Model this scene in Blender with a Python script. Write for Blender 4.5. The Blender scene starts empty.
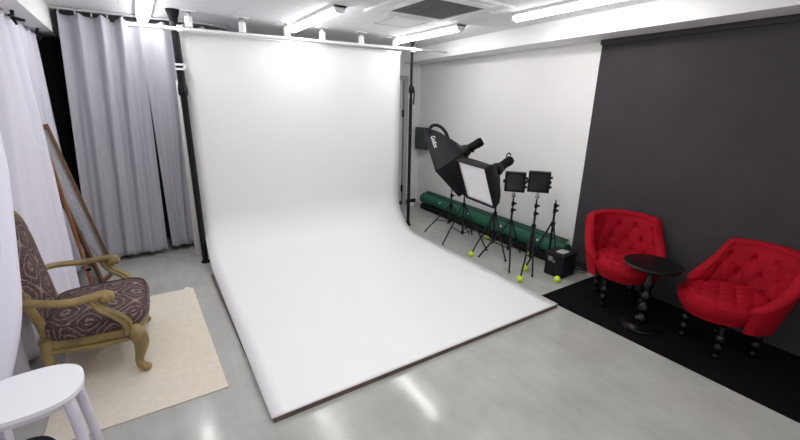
import bpy, bmesh, math, random
from mathutils import Vector, Matrix, noise
random.seed(7)
S = bpy.context.scene
COL = S.collection
PI = math.pi
H = 2.51            # ceiling height
YB = 5.65           # back wall
XL = -1.0           # left wall
YF = -1.3           # wall behind the camera

def wall_x(y):      # the right wall stands very slightly out of square
    return 3.88 + 0.05 * (y - 2.3)

# ------------------------------------------------------------------ materials
def lin(c):
    out = []
    for v in c:
        v /= 255.0
        out.append(v / 12.92 if v <= 0.04045 else ((v + 0.055) / 1.055) ** 2.4)
    return (*out, 1.0)

def mat(name, col, rough=0.6, metal=0.0, var=0.0, scale=8.0, bump=0.0, bscale=60.0, sheen=0.0, emit=0.0, coat=0.0, trans=0.0, spec=None, rvar=0.0, stretch=None):
    m = bpy.data.materials.new(name); m.use_nodes = True
    nt = m.node_tree; b = nt.nodes['Principled BSDF']
    c = lin(col)
    b.inputs['Base Color'].default_value = c
    b.inputs['Roughness'].default_value = rough
    b.inputs['Metallic'].default_value = metal
    if spec is not None: b.inputs['Specular IOR Level'].default_value = spec
    if sheen: 
        b.inputs['Sheen Weight'].default_value = sheen; b.inputs['Sheen Roughness'].default_value = 0.4
        b.inputs['Sheen Tint'].default_value = tuple(min(1, x * 1.5 + 0.05) for x in c[:3]) + (1,)
    if coat: b.inputs['Coat Weight'].default_value = coat; b.inputs['Coat Roughness'].default_value = 0.15
    if emit:
        b.inputs['Emission Color'].default_value = c; b.inputs['Emission Strength'].default_value = emit
    tc = nt.nodes.new('ShaderNodeTexCoord')
    src = tc.outputs['Object']
    if stretch:
        mp = nt.nodes.new('ShaderNodeMapping'); mp.inputs['Scale'].default_value = stretch
        nt.links.new(src, mp.inputs['Vector']); src = mp.outputs['Vector']
    if var or rvar:
        n = nt.nodes.new('ShaderNodeTexNoise'); n.inputs['Scale'].default_value = scale
        n.inputs['Detail'].default_value = 6; n.inputs['Roughness'].default_value = 0.6
        nt.links.new(src, n.inputs['Vector'])
    if var:
        r = nt.nodes.new('ShaderNodeValToRGB')
        r.color_ramp.elements[0].position = 0.3; r.color_ramp.elements[1].position = 0.7
        r.color_ramp.elements[0].color = tuple(max(0, x * (1 - var)) for x in c[:3]) + (1,)
        r.color_ramp.elements[1].color = tuple(min(1, x * (1 + var)) for x in c[:3]) + (1,)
        nt.links.new(n.outputs['Fac'], r.inputs['Fac']); nt.links.new(r.outputs['Color'], b.inputs['Base Color'])
    if rvar:
        mr = nt.nodes.new('ShaderNodeMapRange'); mr.inputs['To Min'].default_value = rough - rvar; mr.inputs['To Max'].default_value = rough + rvar
        mr.inputs['From Min'].default_value = 0.3; mr.inputs['From Max'].default_value = 0.7
        nt.links.new(n.outputs['Fac'], mr.inputs['Value']); nt.links.new(mr.outputs['Result'], b.inputs['Roughness'])
    if bump:
        n2 = nt.nodes.new('ShaderNodeTexNoise'); n2.inputs['Scale'].default_value = bscale; n2.inputs['Detail'].default_value = 3
        nt.links.new(src, n2.inputs['Vector'])
        bp = nt.nodes.new('ShaderNodeBump'); bp.inputs['Strength'].default_value = bump; bp.inputs['Distance'].default_value = 0.01
        nt.links.new(n2.outputs['Fac'], bp.inputs['Height']); nt.links.new(bp.outputs['Normal'], b.inputs['Normal'])
    if trans:   # thin cloth that lets some light through
        t = nt.nodes.new('ShaderNodeBsdfTranslucent'); t.inputs['Color'].default_value = c
        mx = nt.nodes.new('ShaderNodeMixShader'); mx.inputs['Fac'].default_value = trans
        nt.links.new(b.outputs[0], mx.inputs[1]); nt.links.new(t.outputs[0], mx.inputs[2])
        nt.links.new(mx.outputs[0], nt.nodes['Material Output'].inputs['Surface'])
    return m

def damask_mat():
    m = bpy.data.materials.new('damask'); m.use_nodes = True
    nt = m.node_tree; b = nt.nodes['Principled BSDF']; b.inputs['Roughness'].default_value = 0.75
    N = nt.nodes.new; L = nt.links.new
    tc = N('ShaderNodeTexCoord')
    uv = tc.outputs['UV']
    nz = N('ShaderNodeTexNoise'); nz.inputs['Scale'].default_value = 9; nz.inputs['Detail'].default_value = 2
    L(uv, nz.inputs['Vector'])
    sub = N('ShaderNodeVectorMath'); sub.operation = 'SUBTRACT'; L(nz.outputs['Color'], sub.inputs[0]); sub.inputs[1].default_value = (.5, .5, .5)
    scl = N('ShaderNodeVectorMath'); scl.operation = 'SCALE'; L(sub.outputs[0], scl.inputs[0]); scl.inputs['Scale'].default_value = 0.05
    add = N('ShaderNodeVectorMath'); L(uv, add.inputs[0]); L(scl.outputs[0], add.inputs[1])
    sp = N('ShaderNodeSeparateXYZ'); L(add.outputs[0], sp.inputs[0])
    def M(op, a, bb=None):
        n = N('ShaderNodeMath'); n.operation = op
        for i, v in enumerate((a, bb)):
            if v is None: continue
            if isinstance(v, (int, float)): n.inputs[i].default_value = v
            else: L(v, n.inputs[i])
        return n.outputs[0]
    u = M('MULTIPLY', sp.outputs['X'], 2 * PI / 0.24); v = M('MULTIPLY', sp.outputs['Y'], 2 * PI / 0.30)
    f = M('ADD', M('COSINE', u), M('COSINE', v))          # ogee lattice of medallions
    rings = M('ABSOLUTE', M('SINE', M('MULTIPLY', f, 3.4)))
    scroll = N('ShaderNodeTexVoronoi'); scroll.feature = 'DISTANCE_TO_EDGE'; scroll.inputs['Scale'].default_value = 38
    L(add.outputs[0], scroll.inputs['Vector'])
    sc = M('MULTIPLY', scroll.outputs['Distance'], 5.0)
    mn = M('MINIMUM', rings, M('ADD', sc, 0.22))
    fine = N('ShaderNodeTexNoise'); fine.inputs['Scale'].default_value = 70; L(uv, fine.inputs['Vector'])
    val = M('ADD', mn, M('MULTIPLY', M('SUBTRACT', fine.outputs['Fac'], 0.5), 0.5))
    r = N('ShaderNodeValToRGB')
    e = r.color_ramp.elements
    e[0].position = 0.05; e[0].color = lin((152, 131, 121)); e[1].position = 0.7; e[1].color = lin((62, 45, 46))
    k = e.new(0.34); k.color = lin((88, 68, 67))
    L(val, r.inputs['Fac']); L(r.outputs['Color'], b.inputs['Base Color'])
    bp = N('ShaderNodeBump'); bp.inputs['Strength'].default_value = 0.25; bp.inputs['Distance'].default_value = 0.004
    L(val, bp.inputs['Height']); L(bp.outputs['Normal'], b.inputs['Normal'])
    return m

def floor_mat():
    m = mat('polished_floor', (176, 176, 174), 0.2, var=0.0, spec=0.5)
    nt = m.node_tree; b = nt.nodes['Principled BSDF']; N = nt.nodes.new; L = nt.links.new
    tc = N('ShaderNodeTexCoord')
    a = N('ShaderNodeTexNoise'); a.inputs['Scale'].default_value = 2.2; a.inputs['Detail'].default_value = 8; a.inputs['Roughness'].default_value = 0.65
    L(tc.outputs['Object'], a.inputs['Vector'])
    mp = N('ShaderNodeMapping'); mp.inputs['Rotation'].default_value = (0, 0, 0.5); mp.inputs['Scale'].default_value = (9, 1.2, 1); L(tc.outputs['Object'], mp.inputs['Vector'])
    s = N('ShaderNodeTexNoise'); s.inputs['Scale'].default_value = 2.0; s.inputs['Detail'].default_value = 5; L(mp.outputs[0], s.inputs['Vector'])
    mx = N('ShaderNodeMath'); mx.operation = 'MULTIPLY_ADD'; L(s.outputs['Fac'], mx.inputs[0]); mx.inputs[1].default_value = 0.35; L(a.outputs['Fac'], mx.inputs[2])
    r = N('ShaderNodeValToRGB'); r.color_ramp.elements[0].position = 0.45; r.color_ramp.elements[1].position = 0.9
    r.color_ramp.elements[0].color = lin((166, 166, 162)); r.color_ramp.elements[1].color = lin((188, 188, 184))
    L(mx.outputs[0], r.inputs['Fac']); L(r.outputs['Color'], b.inputs['Base Color'])
    mr = N('ShaderNodeMapRange'); mr.inputs['From Min'].default_value = 0.35; mr.inputs['From Max'].default_value = 0.7
    mr.inputs['To Min'].default_value = 0.10; mr.inputs['To Max'].default_value = 0.25
    L(a.outputs['Fac'], mr.inputs['Value']); L(mr.outputs[0], b.inputs['Roughness'])
    return m

def ceiling_mat():
    m = mat('ceiling_board', (234, 234, 238), 0.85)
    nt = m.node_tree; b = nt.nodes['Principled BSDF']; N = nt.nodes.new; L = nt.links.new
    tc = N('ShaderNodeTexCoord')
    br = N('ShaderNodeTexBrick'); br.offset = 0.5
    br.inputs['Color1'].default_value = lin((234, 234, 238)); br.inputs['Color2'].default_value = lin((231, 232, 236)); br.inputs['Mortar'].default_value = lin((188, 188, 190))
    br.inputs['Scale'].default_value = 1.0; br.inputs['Mortar Size'].default_value = 0.0025; br.inputs['Brick Width'].default_value = 0.91; br.inputs['Row Height'].default_value = 0.455
    L(tc.outputs['Object'], br.inputs['Vector']); L(br.outputs['Color'], b.inputs['Base Color'])
    return m

M = dict(
    floor=floor_mat(), ceiling=ceiling_mat(),
    wall=mat('white_wall', (232, 231, 230), 0.75, var=0.015, scale=3, bump=0.04, bscale=120),
    beam=mat('beam_paint', (234, 233, 233), 0.7, bump=0.03, bscale=120),
    dark_wall=mat('dark_wall', (24, 26, 27), 0.8),
    backing_dark=mat('dark_backing_sheet', (16, 18, 20), 0.5),
    black_base=mat('black_baseboard', (28, 27, 28), 0.6),
    door=mat('door_paint', (205, 205, 203), 0.5),
    paper=mat('white_sheet', (241, 241, 242), 0.42, var=0.006, scale=5),
    edge=mat('board_edge', (104, 88, 80), 0.8, var=0.3, scale=14),
    white_paint=mat('white_enamel', (236, 236, 234), 0.35),
    white_plastic=mat('white_plastic', (240, 240, 244), 0.28),
    leg_plastic=mat('pale_plastic', (218, 212, 224), 0.35),
    cream=mat('cream_post', (226, 226, 218), 0.5),
    black_metal=mat('black_metal', (15, 14, 17), 0.45, spec=0.3),
    black_matte=mat('black_matte', (14, 14, 17), 0.8, spec=0.25, bump=0.1, bscale=200),
    black_nylon=mat('black_nylon', (20, 19, 27), 0.7, spec=0.3, bump=0.15, bscale=90),
    black_gloss=mat('black_lacquer', (10, 9, 10), 0.3, spec=0.35),
    chrome=mat('brushed_steel', (170, 170, 172), 0.3, metal=1.0),
    grey_cap=mat('grey_cap', (176, 176, 176), 0.5),
    lamp=mat('lamp_diffuser', (255, 254, 252), 0.5, emit=15.0),
    grey_curtain=mat('grey_curtain', (188, 187, 196), 0.85, var=0.03, scale=30, bump=0.08, bscale=300, trans=0.06),
    white_curtain=mat('white_curtain', (234, 231, 244), 0.85, bump=0.05, bscale=300, trans=0.08),
    dark_gap_cloth=mat('dark_gap_cloth', (18, 20, 21), 0.9),
    heading_gap=mat('heading_gap_shade', (40, 38, 44), 0.9),  # near black, for the shaded gaps at the curtain top
    rail=mat('curtain_rail', (190, 190, 192), 0.4),
    rug=mat('beige_rug', (224, 216, 201), 0.95, var=0.06, scale=25, bump=0.3, bscale=160),
    oak=mat('olive_oak', (142, 121, 76), 0.45, var=0.38, scale=7, bump=0.08, bscale=30),
    damask=damask_mat(),
    brown_wood=mat('brown_wood', (106, 76, 54), 0.5, var=0.25, scale=10, stretch=(6, 6, 0.8)),
    orange_wood=mat('orange_wood', (150, 98, 66), 0.5, var=0.2, scale=10, stretch=(6, 6, 0.8)),
    olive_wood=mat('olive_wood', (92, 80, 56), 0.5, var=0.25, scale=10, stretch=(6, 6, 0.8)),
    mirror=mat('mirror_glass', (226, 228, 232), 0.12, metal=0.75),
    grey_back=mat('grey_backing', (128, 120, 122), 0.8),
    panel=mat('charcoal_fabric', (57, 53, 57), 0.9, var=0.14, scale=3.0, bump=0.08, bscale=250),
    mat_black=mat('black_velvet', (7, 8, 11), 0.98, var=0.3, scale=6, spec=0.15),
    red=mat('red_velvet', (157, 3, 26), 0.75, spec=0.2, var=0.14, scale=9, bump=0.06, bscale=140),
    green=mat('green_vinyl', (18, 92, 66), 0.5, var=0.1, scale=6),
    dark_green=mat('dark_green_vinyl', (14, 62, 46), 0.6),
    ball=mat('tennis_felt', (208, 234, 40), 0.9, bump=0.2, bscale=300),
    ball_seam=mat('ball_seam', (236, 240, 214), 0.8),
    tape=mat('white_tape', (228, 232, 226), 0.6),
    diffuser=mat('white_diffuser', (236, 234, 238), 0.8),
    logo=mat('white_print', (226, 226, 230), 0.7),
    screen=mat('dark_screen', (16, 16, 20), 0.3),
    label_ink=mat('grey_print', (140, 140, 146), 0.7),
    box_grey=mat('greenish_grey_plastic', (58, 66, 63), 0.55, bump=0.06, bscale=80),
    grille=mat('vent_grille', (134, 134, 136), 0.7),
    ac_white=mat('vent_white', (228, 229, 230), 0.5),
    cable=mat('black_cable', (18, 18, 18), 0.5),
)

# ------------------------------------------------------------------ shapes
def nb(): return bmesh.new()

def _new(bm, n0): 
    bm.verts.ensure_lookup_table(); return bm.verts[n0:]

def box(bm, c, s, rot=None, bev=0.0, seg=2):
    t = bmesh.new()
    bmesh.ops.create_cube(t, size=1.0)
    bmesh.ops.scale(t, vec=Vector(s), verts=t.verts)
    if bev: bmesh.ops.bevel(t, geom=list(t.edges), offset=bev, segments=seg, affect='EDGES', profile=0.5)
    mtx = Matrix.Translation(Vector(c)) @ (rot.to_4x4() if rot is not None else Matrix())
    join(bm, t, mtx)
    return bm

def join(bm, t, mtx=None):
    if mtx is not None: bmesh.ops.transform(t, matrix=mtx, verts=t.verts)
    me = bpy.data.meshes.new('t'); t.to_mesh(me); t.free(); bm.from_mesh(me); bpy.data.meshes.remove(me)

def catmull(pts, k=6):
    P = [Vector(p) for p in pts]
    if len(P) < 3: return P
    out = []
    for i in range(len(P) - 1):
        p0 = P[max(i - 1, 0)]; p1 = P[i]; p2 = P[i + 1]; p3 = P[min(i + 2, len(P) - 1)]
        for j in range(k):
            t = j / k
            out.append(0.5 * ((2 * p1) + (-p0 + p2) * t + (2 * p0 - 5 * p1 + 4 * p2 - p3) * t * t + (-p0 + 3 * p1 - 3 * p2 + p3) * t ** 3))
    out.append(P[-1]); return out

def tube(bm, pts, r, n=12, smooth=0, flat=1.0, side=None, cap=True):
    """a swept round (or flattened) bar; r may be one radius or one per point"""
    m = len(pts)
    rs = list(r) if isinstance(r, (list, tuple)) else [r] * m
    if smooth:
        q = catmull(pts, smooth)
        rr = [v.x for v in catmull([(a, 0, 0) for a in rs], smooth)]
        pts, rs = q, rr
    P = [Vector(p) for p in pts]; m = len(P)
    rings = []; up = None
    for i in range(m):
        d = (P[min(i + 1, m - 1)] - P[max(i - 1, 0)]).normalized()
        if side is not None: a = (Vector(side) - d * d.dot(Vector(side))).normalized()
        else:
            if up is None:
                up = Vector((0, 0, 1)) if abs(d.z) < 0.9 else Vector((1, 0, 0))
            a = d.cross(up).normalized() if up is not None else None
            up = a.cross(d).normalized()
        b = d.cross(a).normalized()
        rings.append([bm.verts.new(P[i] + (a * math.cos(2 * PI * j / n) + b * math.sin(2 * PI * j / n) * flat) * rs[i]) for j in range(n)])
    for i in range(m - 1):
        for j in range(n):
            bm.faces.new((rings[i][j], rings[i][(j + 1) % n], rings[i + 1][(j + 1) % n], rings[i + 1][j]))
    if cap:
        bm.faces.new(rings[0][::-1]); bm.faces.new(rings[-1])
    return bm

def lathe(bm, prof, c=(0, 0, 0), n=28, mtx=None):
    """profile of (radius, height) spun about z, then moved"""
    t = bmesh.new(); rings = []
    for r, z in prof:
        rings.append([t.verts.new((max(r, 1e-4) * math.cos(2 * PI * j / n), max(r, 1e-4) * math.sin(2 * PI * j / n), z)) for j in range(n)])
    for i in range(len(rings) - 1):
        for j in range(n):
            t.faces.new((rings[i][j], rings[i][(j + 1) % n], rings[i + 1][(j + 1) % n], rings[i + 1][j]))
    t.faces.new(rings[0][::-1]); t.faces.new(rings[-1])
    join(bm, t, Matrix.Translation(Vector(c)) @ (mtx if mtx is not None else Matrix()))
    return bm

def rod(bm, a, b, prof, n=20):
    """lathe between two points: prof is (radius, fraction)"""
    a = Vector(a); b = Vector(b); d = b - a
    q = d.to_track_quat('Z', 'Y').to_matrix().to_4x4()
    return lathe(bm, [(r, f * d.length) for r, f in prof], a, n, q)

def cyl(bm, a, b, r, n=16): return rod(bm, a, b, [(r, 0), (r, 1)], n)

def sphere(bm, c, r, n=16, sc=(1, 1, 1)):
    t = bmesh.new(); bmesh.ops.create_uvsphere(t, u_segments=n, v_segments=max(6, n // 2), radius=r)
    bmesh.ops.scale(t, vec=Vector(sc), verts=t.verts); join(bm, t, Matrix.Translation(Vector(c))); return bm

def prism(bm, poly, z0, z1, mtx=None, bev=0.0, seg=2):
    t = bmesh.new()
    lo = [t.verts.new((x, y, z0)) for x, y in poly]; hi = [t.verts.new((x, y, z1)) for x, y in poly]
    n = len(poly)
    for i in range(n): t.faces.new((lo[i], lo[(i + 1) % n], hi[(i + 1) % n], hi[i]))
    t.faces.new(lo[::-1]); t.faces.new(hi)
    if bev:
        es = [e for e in t.edges if abs(e.verts[0].co.z - e.verts[1].co.z) < 1e-6]
        bmesh.ops.bevel(t, geom=es, offset=bev, segments=seg, affect='EDGES', profile=0.5)
    join(bm, t, mtx); return bm

def grid(bm, fn, nu, nv, closed=False, uvfn=None):
    """fn(u, v) with u, v in 0..1"""
    uvl = bm.loops.layers.uv.verify() if uvfn else None
    V = [[bm.verts.new(fn(i / nu, j / nv)) for j in range(nv + 1)] for i in range(nu + (0 if closed else 1))]
    k = len(V)
    for i in range(nu):
        for j in range(nv):
            a, b2 = i, (i + 1) % k
            f = bm.faces.new((V[a][j], V[b2][j], V[b2][j + 1], V[a][j + 1]))
            if uvfn:
                for l, (ii, jj) in zip(f.loops, ((i, j), (i + 1, j), (i + 1, j + 1), (i, j + 1))):
                    l[uvl].uv = uvfn(ii / nu, jj / nv)
    return V

def obj(name, bm, m, parent=None, angle=40, solid=0.0):
    me = bpy.data.meshes.new(name)
    if not solid: bmesh.ops.recalc_face_normals(bm, faces=bm.faces)
    bm.to_mesh(me); bm.free()
    me.materials.append(m)
    for p in me.polygons: p.use_smooth = True
    me.set_sharp_from_angle(angle=math.radians(angle))
    o = bpy.data.objects.new(name, me); COL.objects.link(o)
    if parent is not None: o.parent = parent
    if solid:
        sm = o.modifiers.new('thickness', 'SOLIDIFY'); sm.thickness = solid; sm.offset = 0
    return o

def thing(name, label, cat, loc=(0, 0, 0), rz=0.0, group=None):
    o = bpy.data.objects.new(name, None); COL.objects.link(o)
    o.empty_display_size = 0.1
    o.location = loc; o.rotation_euler = (0, 0, rz); o['label'] = label; o['category'] = cat
    if group: o['group'] = group
    return o

def tag(o, label, cat, group=None):
    o['label'] = label; o['category'] = cat
    if group: o['group'] = group
    return o

def struct(name, bm, m, parent=None, angle=40):
    o = obj(name, bm, m, parent, angle)
    if parent is None: o['kind'] = 'structure'
    return o

def dup(root, loc, rz, label=None):
    r = root.copy(); COL.objects.link(r); r.location = loc; r.rotation_euler = (0, 0, rz)
    if label: r['label'] = label
    for ch in list(root.children):
        c = ch.copy(); COL.objects.link(c); c.parent = r
        for g in list(ch.children):
            d = g.copy(); COL.objects.link(d); d.parent = c
    return r

def poly_quad(bm, a, b, c, d): bm.faces.new([bm.verts.new(Vector(p)) for p in (a, b, c, d)])

def slab(bm, plan, z0, z1): return prism(bm, plan, z0, z1)

# ------------------------------------------------------------------ the room
b = nb(); box(b, (1.6, (YB + YF) / 2, -0.05), (6.0, YB - YF + 0.4, 0.1)); struct('floor', b, M['floor'])
b = nb(); box(b, (1.6, (YB + YF) / 2, H + 0.05), (6.0, YB - YF + 0.4, 0.1)); struct('ceiling', b, M['ceiling'])
b = nb(); slab(b, [(wall_x(YF), YF), (wall_x(YF) + 0.15, YF), (wall_x(YB) + 0.15, YB), (wall_x(YB), YB)], 0, H); struct('wall_right', b, M['wall'])
b = nb(); box(b, (2.35, YB + 0.06, H / 2), (3.5, 0.12, H)); struct('wall_back', b, M['wall'])
b = nb(); box(b, (XL - 0.06, (YB + YF) / 2, H / 2), (0.12, YB - YF, H)); struct('wall_left', b, M['wall'])
b = nb(); box(b, (1.5, YF - 0.06, H / 2), (5.2, 0.12, H)); struct('wall_front', b, M['wall'])
# ceiling beams along both side walls
b = nb(); slab(b, [(wall_x(YF) - 0.34, YF), (wall_x(YF) + 0.02, YF), (wall_x(YB) + 0.02, YB), (wall_x(YB) - 0.37, YB)], 2.33, H + 0.02); struct('trim_1', b, M['beam'])
b = nb(); slab(b, [(XL - 0.02, YF), (-0.48, YF), (-0.545, YB), (XL - 0.02, YB)], 2.285, H + 0.02); struct('trim_2', b, M['beam'])
# dark framed backing added behind the curtains to blacken their gaps and hems
b = nb(); box(b, (-0.2, YB + 0.05, H / 2), (1.62, 0.1, H)); w = struct('dark_backing_1', b, M['backing_dark'])
b = nb()
for x in (-0.96, -0.2, 0.58): box(b, (x, YB - 0.012, H / 2), (0.05, 0.04, H))
for z in (0.03, 1.1, 2.47): box(b, (-0.2, YB - 0.012, z), (1.6, 0.035, 0.05))
obj('backing_frame', b, M['dark_wall'], w)
b = nb(); box(b, (XL + 0.012, 4.1, 1.14), (0.03, 3.0, 2.27)); w = struct('dark_backing_2', b, M['backing_dark'])  # second added backing, along the left wall
b = nb()
for y in (2.62, 3.6, 4.6, 5.58): box(b, (XL + 0.035, y, 1.14), (0.03, 0.05, 2.27))
obj('backing_frame', b, M['dark_wall'], w)
b = nb(); box(b, (2.2, YB - 0.008, 0.035), (3.6, 0.016, 0.07)); struct('baseboard_back', b, M['black_base'])
# grey door at the end of the back wall
b = nb(); box(b, (3.25, YB - 0.02, 1.06), (0.84, 0.04, 1.98)); d = struct('door_1', b, M['door'])
b = nb()
box(b, (3.73, YB - 0.03, 1.04), (0.07, 0.06, 2.08)); box(b, (2.79, YB - 0.03, 1.04), (0.07, 0.06, 2.08)); box(b, (3.26, YB - 0.03, 2.1), (1.01, 0.06, 0.07))
obj('door_frame', b, M['grey_cap'], d)
for z in (0.3, 1.55):
    b = nb(); box(b, (3.675, YB - 0.05, z), (0.03, 0.025, 0.11), bev=0.004); cyl(b, (3.675, YB - 0.064, z - 0.06), (3.675, YB - 0.064, z + 0.06), 0.008); obj('hinge', b, M['black_metal'], d)

# ------------------------------------------------------------------ ceiling lamps
LG = 'batten ceiling lamps'
def ceiling_light(x, y0, y1, label):
    L = y1 - y0; yc = (y0 + y1) / 2
    t = thing('ceiling_light', label, 'ceiling lamp', (x, yc, H), 0, LG)
    b = nb(); box(b, (0, 0, -0.012), (0.13, L, 0.024), bev=0.004); obj('lamp_body', b, M['white_paint'], t)
    b = nb()
    def prof(u, v):
        a = PI * u; return Vector((-0.048 * math.cos(a), (v - 0.5) * (L - 0.05), -0.024 - 0.04 * math.sin(a) ** 0.8))
    grid(b, prof, 12, 4); 
    for s in (0, 1):
        b.faces.new([b.verts.new(prof(i / 12, s)) for i in range(13)])
    obj('diffuser', b, M['lamp'], t)
    for s in (-1, 1):
        b = nb(); prism(b, [(-0.052, 0), (-0.052, -0.03), (-0.035, -0.06), (0, -0.068), (0.035, -0.06), (0.052, -0.03), (0.052, 0)], -0.012, 0.012,
                        Matrix.Translation((0, s * (L / 2 - 0.012), 0)) @ Matrix.Rotation(PI / 2, 4, 'X')); obj('end_cap', b, M['white_paint'], t)
    return t
ceiling_light(1.585, 3.42, 4.68, 'lit white batten lamp on the ceiling before the middle of the white backdrop')
ceiling_light(2.95, 3.42, 4.68, 'lit white batten lamp on the ceiling between the air vent and right black pole')
ceiling_light(3.03, 1.52, 2.78, 'lit white batten lamp on the ceiling nearest the charcoal wall panel')
ceiling_light(0.185, 3.80, 5.06, 'lit white batten lamp on the ceiling in front of the grey curtain')
OUT = 'added white batten lamp out of view at the camera end, lighting the studio'
for x, y0 in ((1.585, 1.2), (0.185, 1.2), (1.585, -0.9), (0.185, -0.9)): ceiling_light(x, y0, y0 + 1.26, OUT)  # extra lamps out of view, added to light the room

# air conditioner cassette and the inspection hatch
t = thing('air_conditioner', 'square ceiling air conditioner with dark grey grille and white louvre frame', 'air conditioner', (2.29, 2.99, H), 0.03)
b = nb(); 
for s in (-1, 1):
    box(b, (s * 0.375, 0, -0.012), (0.17, 0.92, 0.024), bev=0.004); box(b, (0, s * 0.375, -0.012), (0.6, 0.17, 0.024), bev=0.004)
obj('surround', b, M['ac_white'], t)
b = nb(); box(b, (0, 0, -0.008), (0.56, 0.56, 0.012))
for k in range(19): box(b, (0, -0.27 + k * 0.03, -0.017), (0.56, 0.008, 0.008))
for k in range(5): box(b, (-0.24 + k * 0.12, 0, -0.018), (0.006, 0.56, 0.008))
obj('grille', b, M['grille'], t)
for k in range(4):
    R = Matrix.Rotation(k * PI / 2, 4, 'Z')
    b = nb(); q = nb(); box(q, (0.385, 0, -0.027), (0.055, 0.52, 0.008), rot=Matrix.Rotation(0.12, 3, 'Y'), bev=0.002); join(b, q, R); obj('louvre', b, M['ac_white'], t)
t = thing('inspection_hatch', 'flush white ceiling hatch with thin grey frame beside the air conditioner', 'hatch', (2.40, 3.72, H))
b = nb()
for s in (-1, 1):
    box(b, (s * 0.2, 0, -0.004), (0.014, 0.414, 0.008)); box(b, (0, s * 0.2, -0.004), (0.386, 0.014, 0.008))
obj('hatch_frame', b, M['grey_cap'], t)
b = nb(); box(b, (0, 0, -0.003), (0.384, 0.384, 0.006)); obj('hatch_panel', b, M['ac_white'], t)

# ------------------------------------------------------------------ white cyclorama sheet
t = thing('backdrop', 'large white sweep backdrop curving from below the ceiling onto the floor', 'backdrop', (1.68, 1.885, 0))
def sweep(v):      # height profile: v 0..1 from top down to the front edge
    r = 0.5; zt = 2.335; yb = 2.70; fl = 0.0345
    Ls = [zt - r - fl, r * PI / 2, yb - r]
    s = v * sum(Ls)
    if s < Ls[0]: return (yb, zt - s)
    s -= Ls[0]
    if s < Ls[1]:
        a = s / r; return (yb - r + r * math.cos(a), fl + r - r * math.sin(a))
    s -= Ls[1]; return (yb - r - s * (yb - r + 0.03) / (yb - r), fl)
def xs(u, y, z):
    f = y / 2.7
    x0 = -1.292 + 0.047 * f; x1 = 1.215 + 0.055 * f
    return x0 + (x1 - x0) * u
def sheet(u, v):
    y, z = sweep(v); return Vector((xs(u, y, z), y, z))
b = nb(); grid(b, sheet, 24, 160); obj('sheet', b, M['paper'], t, solid=0.005)
b = nb(); box(b, (-0.0335, 1.085, 0.0155), (2.49, 2.23, 0.031)); obj('base_board', b, M['edge'], t)
b = nb(); tube(b, [(-1.255, 2.706, 2.335), (1.285, 2.706, 2.335)], 0.012); obj('top_batten', b, M['white_paint'], t)

# ------------------------------------------------------------------ support poles and bar
def pole(x, y, label, lever, rl=0.0225, ru=0.0175):
    t = thing('tension_pole', label, 'pole', (x, y, 0), 0, 'black tension poles')
    b = nb(); rod(b, (0, 0, 0.05), (0, 0, 1.78), [(rl, 0), (rl, 1)]); obj('lower_tube', b, M['black_metal'], t)
    b = nb(); rod(b, (0, 0, 1.75), (0, 0, 2.44), [(ru, 0), (ru, 1)]); obj('upper_tube', b, M['black_metal'], t)
    b = nb(); rod(b, (0, 0, 0.0), (0, 0, 0.07), [(0.045, 0), (0.046, 0.12), (0.03, 0.4), (0.025, 0.6), (0.024, 1)]); obj('foot', b, M['black_matte'], t)
    b = nb(); rod(b, (0, 0, 2.40), (0, 0, H - 0.001), [(ru, 0), (ru + 0.003, 0.3), (ru + 0.016, 0.65), (0.058, 0.93), (0.058, 1)]); obj('ceiling_cup', b, M['black_matte'], t)
    b = nb(); rod(b, (0, 0, lever), (0, 0, lever + 0.11), [(max(rl, ru) + k, f) for k, f in ((0.002, 0), (0.009, 0.1), (0.009, 0.6), (0.005, 0.85), (0.001, 1))]); box(b, (0, -0.035, lever + 0.06), (0.03, 0.03, 0.05), bev=0.004)
    c = obj('clamp_collar', b, M['black_metal'], t)
    b = nb(); tube(b, [(0.0, -0.05, lever + 0.07), (0.012, -0.055, lever), (0.014, -0.045, lever - 0.14)], [0.011, 0.009, 0.008], smooth=4, flat=1.3); obj('lever', b, M['black_metal'], c)
    return t
p1 = pole(0.408, 4.53, 'black floor-to-ceiling pole beside the grey curtain', 1.75, 0.030, 0.034)
p2 = pole(3.115, 4.56, 'black floor-to-ceiling pole by the corner with the stored lights', 1.84)
b = nb(); box(b, (0.0, -0.03, 2.03), (0.08, 0.05, 0.018), bev=0.003); box(b, (0.0, -0.03, 1.99), (0.08, 0.05, 0.018), bev=0.003); box(b, (0.035, -0.03, 2.01), (0.018, 0.05, 0.05), bev=0.003)
obj('spring_clip', b, M['white_plastic'], p1)['label'] = 'white spring clip'

t = thing('crossbar', 'long white telescopic bar across both poles above the backdrop', 'bar', (0, 4.475, 2.345))
b = nb(); rod(b, (0.045, 0, -0.01), (3.2, 0, 0.03), [(0.0, 0), (0.017, 0.0005), (0.017, 1)]); obj('outer_tube', b, M['white_paint'], t)
b = nb(); rod(b, (3.2, 0, 0.03), (3.62, 0, 0.035), [(0.011, 0), (0.011, 1)]); obj('inner_tube', b, M['grey_cap'], t)
b = nb(); rod(b, (0.04, 0, -0.01), (0.075, 0, -0.0096), [(0.019, 0), (0.021, .3), (0.019, 1)]); obj('end_cap', b, M['white_plastic'], t)
for x in (0.445, 3.08):
    b = nb(); box(b, (x, 0.005, 0.0 + (0.025 if x > 1 else 0)), (0.05, 0.05, 0.055), bev=0.006); obj('bar_clamp', b, M['white_plastic'], t)

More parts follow.
